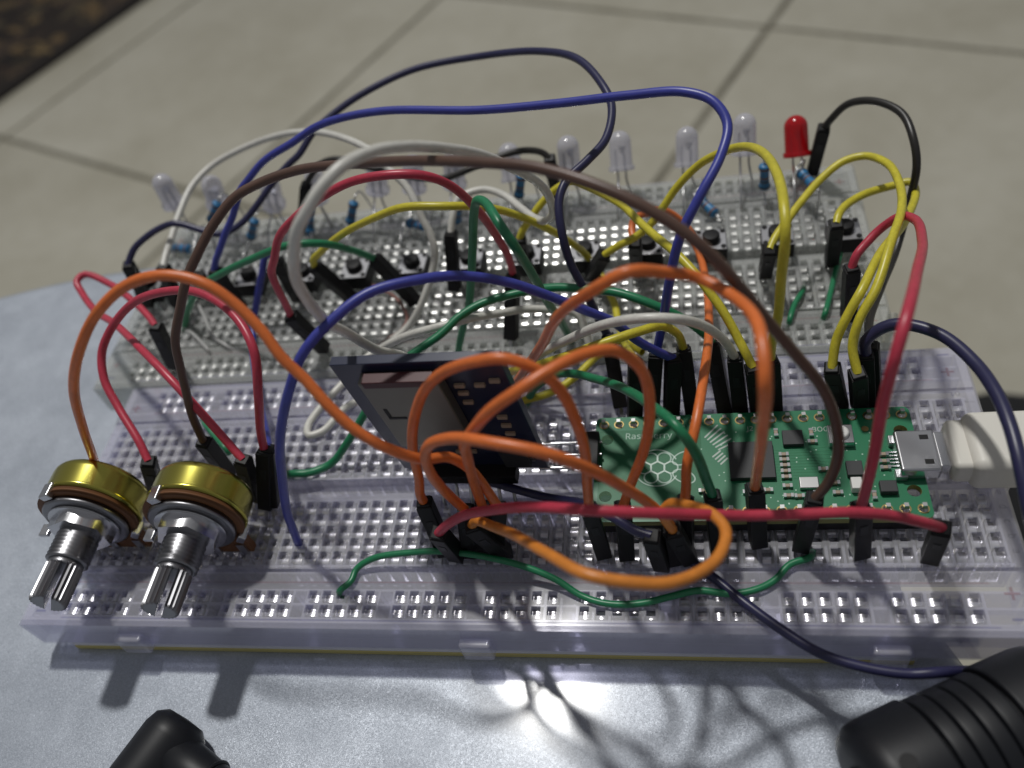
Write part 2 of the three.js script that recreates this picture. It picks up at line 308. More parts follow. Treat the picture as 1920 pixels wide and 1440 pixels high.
// ---------- potentiometers ----------
function potentiometer(x, tip, h, turn, label) {
  const t = thing('potentiometer', [x, 0, tip - 18], label, 'potentiometer', 'potentiometers on the front board'), ax = [0, 0, -1];   // +y of a profile runs away from the viewer
  const at = l => [x, h, tip - l];
  part(t, 'can', turned([[0, 6.0], [7.2, 6.0], [7.9, 5.75], [8.2, 5.2], [8.3, 4.5], [8.3, 1.05], [8.55, 1.0], [8.55, 0], [0, 0]], 64, at(17.36), ax), M.brass);
  const wafer = part(t, 'wafer', turned([[0, 0], [8.5, 0], [8.5, 1.5], [0, 1.5]], 48, at(16.15), ax), M.phenolic);
  wafer.geometry.dispose();
  wafer.geometry = (() => { const b = bases.get(t); return merge([turned([[3, 0], [8.4, 0], [8.4, 1.2], [3, 1.2]], 48, at(16.15), ax), box(x - 6.6, x + 6.6, h - 10.2, h - 5, tip - 17.55, tip - 16.2)]).translate(-b[0], -b[1], -b[2]).scale(MM, MM, MM); })();
  part(t, 'front_plate', turned([[3.4, 0], [6.9, 0], [7.3, .3], [7.3, 1.1], [3.4, 1.1]], 48, at(15.0), ax), M.shaftSteel);
  for (const a of [2.9, 0.35, 4.1]) part(t, 'crimp_lug', rbox(-1.1, 1.1, 7.6, 9.0, -2.6, .2, .25).rotateZ(a).translate(x, h, tip - 15.4), M.steel);
  part(t, 'locating_pin', rbox(-.9, .9, -.4, .4, 0, 2.3, .2).translate(x - 7.3, h - .2, tip - 15.0), M.steel);
  part(t, 'washer', turned([[3.55, 0], [6.0, 0], [6.0, .5], [3.55, .5]], 32, at(14.5), ax), M.steel);
  part(t, 'nut', along(new THREE.CylinderGeometry(5.3, 5.3, 2, 6).rotateY(turn), at(13.5), ax), M.steel);
  const th = [[3.0, 0]]; for (let k = 0; k < 9; k++) th.push([3.05, k * .72 + .1], [3.5, k * .72 + .36]); th.push([3.2, 6.7], [0, 6.7]);
  part(t, 'threaded_bushing', turned([[0, 0], ...th], 40, at(7.2), ax), M.shaftSteel);
  const shaft = part(t, 'shaft', turned([[0, 0], [2.6, 0], [2.9, .3], [2.9, 1.7], [0, 1.7]], 32, at(6.2), ax), M.shaftSteel);
  for (const side of [1, -1]) {
    const s = new THREE.Shape(), n = 11, lim = Math.asin(.5 / 3);
    for (let k = 0; k <= n * 2; k++) { const a = lim + (Math.PI - 2 * lim) * k / (n * 2), r = k % 2 ? 2.6 : 3.0; (k ? s.lineTo(r * Math.cos(a), r * Math.sin(a)) : s.moveTo(r * Math.cos(a), r * Math.sin(a))); }
    s.closePath();
    const g = new THREE.ExtrudeGeometry(s, { depth: 6.0, bevelEnabled: true, bevelSize: .18, bevelThickness: .35, bevelOffset: -.18, bevelSegments: 2, curveSegments: 4 });
    g.translate(0, 0, .1).rotateZ(side * Math.PI / 2 - 0.6); g.translate(x, h, tip - 6.5);
    part(shaft, 'split_half', g, M.shaftSteel);
  }
  for (const k of [-2, 0, 2]) part(t, 'terminal', [box(x + k * P - .7, x + k * P + .7, h - 10.0, h - 7.4, tip - 16.2, tip - 15.8), box(x + k * P - .4, x + k * P + .4, -4, h - 9.6, tip - 16.1, tip - 15.8)], M.tin);
}
potentiometer(-68.3, 28.4, 10.5, 0.1, 'brass potentiometer with split knurled shaft at the left corner of front board');
potentiometer(-47.5, 29.5, 10.5, 0.5, 'brass potentiometer with split knurled shaft, the one nearer the blue arching wire');

// ---------- green microcontroller board ----------
{
  const X0 = 18.9, X1 = 69.9, Z0 = -10.5, Z1 = 10.5, cx = 44.4, top = 3.9;
  const t = thing('microcontroller_board', [cx, 0, 0], 'green microcontroller circuit board with silver socket and black square chip', 'circuit board');
  const sh = new THREE.Shape(); sh.moveTo(X0 + 1, Z0); sh.lineTo(X1 - 1, Z0); sh.absarc(X1 - 1, Z0 + 1, 1, -Math.PI / 2, 0); sh.lineTo(X1, Z1 - 1); sh.absarc(X1 - 1, Z1 - 1, 1, 0, Math.PI / 2); sh.lineTo(X0 + 1, Z1); sh.absarc(X0 + 1, Z1 - 1, 1, Math.PI / 2, Math.PI); sh.lineTo(X0, Z0 + 1); sh.absarc(X0 + 1, Z0 + 1, 1, Math.PI, Math.PI * 1.5);
  for (const [x, z] of [[X0 + 2, 5.7], [X0 + 2, -5.7], [X1 - 2, 5.7], [X1 - 2, -5.7]]) { const p = new THREE.Path(); p.absarc(x, z, 1.05, 0, Math.PI * 2, true); sh.holes.push(p); }
  const pcb = part(t, 'circuit_board', new THREE.ExtrudeGeometry(sh, { depth: 1.2, bevelEnabled: false, curveSegments: 16 }).rotateX(Math.PI / 2).translate(0, top, 0), [M.pcbGreen, M.pcbEdge]);
  const print = canvasTex(2048, 844, (x, w, h) => {
    x.clearRect(0, 0, w, h); const X = v => (v - X0) / 51 * w, Z = v => (v + 10.5) / 21 * h, u = w / 51, white = 'rgba(214,226,218,.66)';
    // copper pour showing through the lacquer: slightly lighter traces
    x.strokeStyle = 'rgba(40,140,90,.55)'; x.lineWidth = 4; for (let k = 0; k < 11; k++) { x.beginPath(); x.moveTo(X(48), Z(-2.5 + k * .55)); x.lineTo(X(53 + k * .3), Z(-2.5 + k * .55)); x.lineTo(X(57), Z(-3 + k * .8)); x.stroke(); }
    x.fillStyle = 'rgba(30,120,72,.35)'; x.fillRect(X(19.6), Z(-7.6), u * 17, u * 15.5);
    x.strokeStyle = white; x.fillStyle = white; x.lineCap = 'round';
    x.font = `${1.75 * u}px sans-serif`; x.textAlign = 'right'; x.fillText('Raspberry', X(31.9), Z(-5.7));
    x.textAlign = 'center'; x.font = `${1.3 * u}px sans-serif`; x.fillText('J2', X(44.7), Z(-6.6)); x.textAlign = 'left'; x.fillText('BOOTSEL', X(54.4), Z(-6.0));
    // berry emblem on its side
    x.lineWidth = .26 * u; const ring = (a, b, r, s = 1) => { x.beginPath(); x.ellipse(X(a), Z(b), r * u, r * u * s, 0, 0, 6.3); x.stroke(); };
    ring(29.4, .3, 1.15); for (let k = 0; k < 6; k++) ring(29.4 + 2.15 * Math.cos(k * Math.PI / 3), .3 + 2.15 * Math.sin(k * Math.PI / 3), 1.12);
    x.beginPath(); x.ellipse(X(33.6), Z(-1.5), 1.9 * u, 1.15 * u, -.5, 0, 6.3); x.stroke(); x.beginPath(); x.ellipse(X(33.6), Z(2.1), 1.9 * u, 1.15 * u, .5, 0, 6.3); x.stroke();
    x.beginPath(); x.arc(X(29.2), Z(.3), 3.6 * u, .5, 5.8); x.stroke();
    // hatched panels
    x.lineWidth = .3 * u; for (let k = 0; k < 6; k++) { x.beginPath(); x.moveTo(X(37.3 + k * .42), Z(-5.6 + k * .52)); x.lineTo(X(39.4 + k * .5), Z(-8.0 + k * .72)); x.stroke(); }
    for (let k = 0; k < 4; k++) { x.beginPath(); x.moveTo(X(38.4 + k * .4), Z(-1.6 + k * .5)); x.lineTo(X(39.6 + k * .35), Z(-2.7 + k * .5)); x.stroke(); }
    x.fillStyle = 'rgba(190,225,205,.8)'; for (let k = 0; k < 70; k++) { x.beginPath(); x.arc(X(36 + rnd() * 31), Z(-7 + rnd() * 15), .13 * u, 0, 6.3); x.fill(); }
    x.fillStyle = white; x.fillRect(X(33.5), Z(-8.2), .5 * u, .25 * u);
  });
  part(pcb, 'print', new THREE.PlaneGeometry(51, 21).rotateX(-Math.PI / 2).translate(cx, top + .025, 0), new THREE.MeshStandardMaterial({ map: print, transparent: true, roughness: 0.45 }));
  for (const s of [1, -1]) part(t, 'header_strip', rbox(cx - 25.3, cx + 25.3, .05, 2.65, s * 8.89 - 1.25, s * 8.89 + 1.25, .2), M.black);
  const padG = new THREE.CylinderGeometry(.85, .85, .08, 16).scale(MM, MM, MM), pinG = mergeGeometries([box(-.32, .32, -9, 5.2, -.32, .32), new THREE.ConeGeometry(.75, .9, 10).translate(0, top + .45, 0)]).scale(MM, MM, MM);
  for (const s of [1, -1]) for (let k = 0; k < 20; k++) { const x = colX(39 + k); copyPart(t, 'pad', padG, M.gold, x, top + .04, s * 8.89); copyPart(t, 'pin', pinG, M.tin, x, 0, s * 8.89); }
  part(t, 'main_chip', rbox(40.9, 47.9, top + .05, top + .95, -3.8, 3.3, .1), M.chip);
  part(t, 'flash_chip', rbox(49.6, 52.8, top + .05, top + .9, -5.9, -3.0, .1), M.chip);
  part(t, 'regulator_chip', rbox(58.6, 61, top + .05, top + .95, .5, 3.2, .1), M.chip);
  part(t, 'inductor', rbox(58.8, 60.4, top + .05, top + 1.5, 3.9, 6.0, .15), M.whitePart);
  part(t, 'diode', rbox(62.9, 65.4, top + .05, top + 1.15, 4.4, 6.5, .15), M.chip);
  part(t, 'crystal', rbox(51.3, 54.2, top + .05, top + .8, 3.2, 5.3, .15), M.tin);
  const bt = part(t, 'boot_button', rbox(56.6, 60.4, top + .05, top + 1.5, -6.2, -2.6, .15), M.steel);
  part(bt, 'plunger', turned([[0, 2.2], [.9, 2.2], [1.25, 2.0], [1.25, 1.4]], 24, [58.5, top, -4.4], [0, 1, 0]), M.whitePart);
  part(t, 'test_point', new THREE.CylinderGeometry(.55, .55, .1, 16).translate(62.6, top + .06, -6.2), M.gold);
  const capBody = new RoundedBoxGeometry(.7, .55, .6, 1, .08).scale(MM, MM, MM), capEnd = mergeGeometries([box(-.75, -.34, 0, .6, -.33, .33), box(.34, .75, 0, .6, -.33, .33)]).scale(MM, MM, MM);
  for (const [x, z, r] of [[49.5, -1.4, 0], [49.5, -.4, 0], [49.5, .7, 0], [49.5, 1.8, 0], [49.5, 2.9, 0], [49.5, 4.6, 0], [49.5, 6.4, 0], [53.5, 6.4, 1.57], [51.1, 6.5, 0], [56.6, 4.2, 0], [56.8, 6, 0], [62.0, 6.6, 1.57], [64.5, -.9, 0], [64.4, .4, 0], [64.4, 1.6, 0], [54.2, -5.6, 1.57], [54.2, -3.8, 0], [48.7, -5.8, 1.57], [46.5, 5.3, 0], [43.4, 5.6, 0], [57.3, .3, 1.57], [36.6, 5.2, 0], [62.3, 2.2, 1.57], [55.2, 1.6, 0]]) {
    const c = copyPart(t, 'capacitor', capBody, M.ceramic, x, top + .33, z, r), e = solid(new THREE.Mesh(capEnd, M.steel)); e.name = 'end_cap'; e.position.y = -.3 * MM; c.add(e);
  }
  const u = part(t, 'usb_socket', rbox(66.0, 71.9, top + .1, top + 2.75, -3.8, 3.8, .45, 3), M.steel);
  for (const z of [-2.3, 2.3]) part(u, 'spring_slot', rbox(69.6, 70.9, top + 2.6, top + 2.8, z - .45, z + .45, .08), M.black);
  for (const z of [-3.5, 2.9]) part(u, 'socket_foot', rbox(65.5, 67.2, top + .05, top + 1.2, z - .5, z + 1.1, .15), M.dullSteel);
  for (let k = 0; k < 5; k++) part(u, 'solder_lead', rbox(64.9, 66.3, top + .05, top + .3, -1.5 + k * .65, -1.2 + k * .65, .06), M.steel);
  for (const z of [-2.54, 0, 2.54]) part(t, 'debug_pin', rod([9.8, top + 1.2, z - 1.9], [20.2, top + 1.2, z - 1.9], .34, 6), M.steel);
  part(t, 'debug_header', rbox(17.3, 19.8, top + .05, top + 2.6, -5.8, 2.0, .2), M.black);
}
// ---------- white plug and cable ----------
{
  const t = thing('usb_cable', [78, 0, -.3], 'white plug of a cable pushed into silver socket of green circuit board', 'cable');
  part(t, 'metal_tip', rbox(71.6, 73.6, 4.9, 6.7, -3.3, 3.3, .3), M.steel);
  part(t, 'strain_neck', rbox(73.2, 76.6, 3.6, 8.2, -4.6, 4.5, .9, 3), M.usbWhite);
  part(t, 'housing', rbox(75.6, 101, 2.6, 9.4, -5.4, 5.4, 1.6, 4), M.usbWhite);
  part(t, 'cord', tube([[100, 6, 0], [116, 6, 1], [135, 3, 5], [165, -20, 20], [190, -90, 40]], 2.1, 60, 12), M.usbWhite);
}
// ---------- card reader module ----------
{
  const bl = [-14.5, 4.6, -.5], br = [11.4, 5.7, 1.0], tl = [-16.2, 36.4, 3.0];
  const ux = V(br).sub(V(bl)).normalize(), up0 = V(tl).sub(V(bl)).normalize(), nz = ux.clone().cross(up0).normalize(), uy = nz.clone().cross(ux).normalize();
  const m = new THREE.Matrix4().makeBasis(ux, uy, nz).setPosition(V(bl)), w = 26, h = 32, put = g => g.applyMatrix4(m);
  const t = thing('card_module', [0, 0, 3], 'dark blue card reader module standing upright beside the green circuit board', 'card module');
  const pcb = part(t, 'circuit_board', put(rbox(0, w, 0, h, -1.6, 0, .12)), M.pcbDark);
  const sock = part(t, 'card_socket', put(rbox(4.2, 16.6, 11.5, h - 2.0, 0, 2.2, .25)), std(0.2, 0.19, 0.165, { roughness: 0.36, metalness: 0.6 }));
  part(sock, 'slot_mark', put(box(5.6, 8.6, 20.2, 20.8, 2.2, 2.26)), M.black); part(sock, 'slot_mark', put(box(5.6, 6.2, 20.9, 23.2, 2.2, 2.26)), M.black);
  part(t, 'memory_card', put(rbox(5.0, 15.8, h - 3.0, h - 1.5, .5, 2.4, .15)), std(0.06, 0.009, 0.012, { roughness: 0.4 }));
  part(t, 'level_chip', put(rbox(19.6, 24.0, 3.0, 9.0, 0, 1.5, .12)), M.chip);
  for (let k = 0; k < 7; k++) { part(t, 'chip_lead', put(box(19.0, 19.6, 3.3 + k * .8, 3.6 + k * .8, 0, .5)), M.tin); part(t, 'chip_lead', put(box(24.0, 24.6, 3.3 + k * .8, 3.6 + k * .8, 0, .5)), M.tin); }
  for (const [x, y] of [[3, 5], [5.2, 5], [7.4, 5], [12.5, 6.4], [14.5, 6.4], [18.4, 26], [18.4, 24], [18.4, 21.5], [21.5, 26], [24, 22], [24, 27], [22.5, 12], [22.5, 14.5], [22.5, 17]]) part(t, 'resistor_chip', put(rbox(x - .8, x + .8, y - .4, y + .4, 0, .5, .08)), M.ceramic);
  part(t, 'pin_header', put(rbox(5.2, 20.8, -1.2, 1.3, -.1, 2.4, .15)), M.black);
  for (let k = 0; k < 6; k++) { const a = V([6.7 + k * P, 0, 1.2]).applyMatrix4(m); part(t, 'pin', tube([[a.x, a.y, a.z], [a.x, a.y - 3, a.z + .4], [colX(28 + k), .6, 3.81], [colX(28 + k), -5, 3.81]], .33, 16, 6), M.tin); }
}
// ---------- push buttons ----------
const ORD = ['first', 'second', 'third', 'fourth', 'fifth', 'sixth', 'seventh', 'eighth', 'ninth', 'tenth', 'eleventh', 'twelfth', 'thirteenth'];
{
  const shell = new RoundedBoxGeometry(6.2, 3.3, 6.2, 2, .25).scale(MM, MM, MM), plate = new RoundedBoxGeometry(6.0, .3, 6.0, 2, .12).scale(MM, MM, MM);
  const cap = new THREE.LatheGeometry([[0, 1.55], [1.45, 1.55], [1.75, 1.3], [1.75, 0]].map(p => new THREE.Vector2(...p)), 28).scale(MM, MM, MM), bump = new THREE.CylinderGeometry(.5, .55, .35, 12).scale(MM, MM, MM);
  const leg = mergeGeometries([box(-.35, .35, -5, .4, -.15, .15)]).scale(MM, MM, MM);
  for (let k = 0; k < 13; k++) {
    const x = RX + colX(1 + 5 * k) + (rnd() - .5) * .5, z = RZ + (rnd() - .5) * .5, lift = .9 + rnd() * .4;
    const label = k === 12 ? 'rightmost black push button on the rear board, nearest the red lamp' : k === 0 ? 'leftmost black push button on the rear board, under white thin wire' : `black push button, ${ORD[k]} from the left end of the button row`;
    const t = thing('push_button', [x, 0, z], label, 'push button', 'push buttons in a row on the rear board');
    t.rotation.y = (rnd() - .5) * .06;
    copyPart(t, 'base', shell, M.black, x, lift + 1.65, z); copyPart(t, 'top_plate', plate, M.dullSteel, x, lift + 3.4, z); copyPart(t, 'cap', cap, M.black, x, lift + 3.5, z);
    for (const a of [1, -1]) for (const b of [1, -1]) { copyPart(t, 'rivet', bump, M.black, x + a * 2.35, lift + 3.6, z + b * 2.35); copyPart(t, 'leg', leg, M.tin, x + a * 2.25, lift, z + b * 3.3); }
  }
}
// ---------- lamps of the rear rail ----------
const LED = [[-86.7, 9.1, -77.5, -0.03, 0.996, -0.09],[-75.5, 7.8, -77.5, 0.197, 0.98, 0.03],[-61.4, 6.3, -77.5, 0.27, 0.956, 0.114],[-50.2, 6.6, -77.5, 0.254, 0.963, -0.09],[-34.6, 7.2, -77.5, 0.212, 0.96, -0.181],[-25.7, 6.6, -77.5, 0.183, 0.964, -0.191],[-16.0, 6.7, -77.5, 0.187, 0.969, -0.162],[-2.1, 6.5, -77.5, -0.072, 0.838, -0.541],[11.0, 7.6, -77.5, 0.051, 0.993, -0.106],[22.4, 6.5, -77.5, -0.006, 0.834, -0.552],[36.6, 5.8, -77.5, 0.034, 0.83, -0.557],[48.7, 7.6, -77.5, 0.02, 0.897, -0.442],[59.6, 5.7, -77.5, -0.034, 0.828, -0.559]];
{
  const dome = [[0, 8.6]]; for (let k = 1; k <= 8; k++) { const a = k / 8 * Math.PI / 2; dome.push([2.45 * Math.sin(a), 6.15 + 2.45 * Math.cos(a)]); }
  dome.push([2.5, 1.1], [2.9, 1.05], [2.9, .1], [2.8, 0], [0, 0]);
  LED.forEach(([x, y, z, a, b, c], k) => {
    const red = k === 12, ax = V([a, b, c]).normalize(), Q = (u, v, w) => { const q = new THREE.Quaternion().setFromUnitVectors(new THREE.Vector3(0, 1, 0), ax); return V([u, v, w]).applyQuaternion(q).add(V([x, y, z])).toArray(); };
    const label = red ? 'red lamp at the right end of the rear rail' : k === 11 ? 'clear lamp directly beside the red lamp' : k === 0 ? 'leftmost clear lamp on the rear rail, leaning outwards' : `clear lamp, ${ORD[12 - k]} from the red lamp counting the red one`;
    const t = thing('light_diode', [x, 0, z], label, 'lamp', red ? undefined : 'clear lamps along the rear rail');
    part(t, 'lens', turned(dome, 28, [x, y, z], ax.toArray()), red ? M.ledRed : M.ledClear);
    part(t, 'anvil', [rod(Q(.75, 0, 0), Q(.75, 3.6, 0), .3, 6), along(new THREE.CylinderGeometry(.95, .35, 1.6, 10), Q(.4, 4.4, 0), ax.toArray())], M.tin);
    part(t, 'post', [rod(Q(-1.1, 0, 0), Q(-1.1, 4.6, 0), .28, 6)], M.tin);
    const hz = RZ - RAIL;
    part(t, 'lead', tube([Q(.9, .1, 0), Q(.9, -1.8, 0), [x + 1.6, 1.2, hz + .3], [x + 1.6, -4, hz + .3]], .25, 18, 6), M.tin);
    part(t, 'lead', tube([Q(-.9, .1, 0), Q(-.9, -1.8, 0), [x - 1.1, 3, RZ - 17], [x - 1.2, .5, RZ - 14.1], [x - 1.2, -4, RZ - 13.97]], .25, 22, 6), M.tin);
  });
}
// ---------- resistors ----------
const RES = [[-75.1, 8.2, -71.0, 0.639, 0.765, -0.084],[-67.5, 2.1, -71.0, 0.544, 0.838, -0.044],[-52.2, -0.4, -71.0, 0.238, 0.884, -0.402],[-41.3, 3.7, -71.0, 0.44, 0.883, -0.165],[-0.3, 6.8, -71.0, 0.289, 0.956, -0.045],[38.5, 2.4, -71.0, 0.575, -0.166, 0.801],[52.4, 3.1, -71.0, -0.026, 0.999, -0.026],[59.4, 6.7, -71.0, 0.402, -0.003, 0.916],[-89.3, 0.4, -71.0, 0.958, 0.04, 0.284],[-27.3, 2.5, -71.0, 0.789, 0.237, 0.567],[-15.9, -1.6, -71.0, 0.333, 0.921, 0.201]];
RES.forEach(([x, y0, z, a, b, c], k) => {
  const y = Math.max(y0, 1.6), ax = V([a, b, c]).normalize(), e = V([x, y, z]).addScaledVector(ax, 6.2).toArray();
  const names = ['blue resistor beside the second lamp from the left', 'blue resistor left of the yellow wire at left end', 'upright blue resistor above green wire near white thick loop', 'blue resistor leaning behind the yellow wire', 'blue resistor below the sixth lamp from the red one', 'blue resistor lying flat beside the blue wire', 'upright blue resistor beside the tall yellow arch', 'blue resistor lying under the red lamp', 'blue resistor lying at the far left by the leftmost button', 'blue resistor lying behind the sixth button from left', 'small blue resistor behind the black plug of thick white wire'];
  const t = thing('resistor', [x, 0, z], names[k], 'resistor', 'resistors of the lamps');
  const body = part(t, 'body', turned([[0, 0], [.7, .05], [1.12, .35], [1.18, .8], [1.12, 1.35], [.95, 1.6], [.95, 4.6], [1.12, 4.85], [1.18, 5.4], [1.12, 5.85], [.7, 6.15], [0, 6.2]], 18, [x, y, z], ax.toArray()), M.resistor);
  for (const [h, r, col] of [[.8, 1.2, M.band], [2.2, .97, M.band], [3.1, .97, M.phenolic], [5.4, 1.2, M.phenolic]]) part(body, 'band', turned([[r, h - .22], [r + .02, h], [r, h + .22]], 18, [x, y, z], ax.toArray()), col);
  const low = y <= e[1] ? [x, y, z] : e, high = y <= e[1] ? e : [x, y, z], dl = V(low).sub(V(high)).normalize();
  part(t, 'lead', tube([low, V(low).addScaledVector(dl, 1.2).toArray().map((v, i) => i === 1 ? Math.max(v, .7) : v), [low[0] + dl.x * 2, .4, RZ - 13.97 + 2.54 * (k % 2)], [low[0] + dl.x * 2, -4, RZ - 13.97 + 2.54 * (k % 2)]], .24, 16, 6), M.tin);
  part(t, 'lead', tube([high, V(high).addScaledVector(dl, -1.3).toArray(), [high[0] + 1, high[1] + .9, high[2] - 2.4], [high[0] + 1.4, 2.5, RZ - RAIL - 1.5], [high[0] + 1.4, -4, RZ - RAIL - P]], .24, 24, 6), M.tin);
});
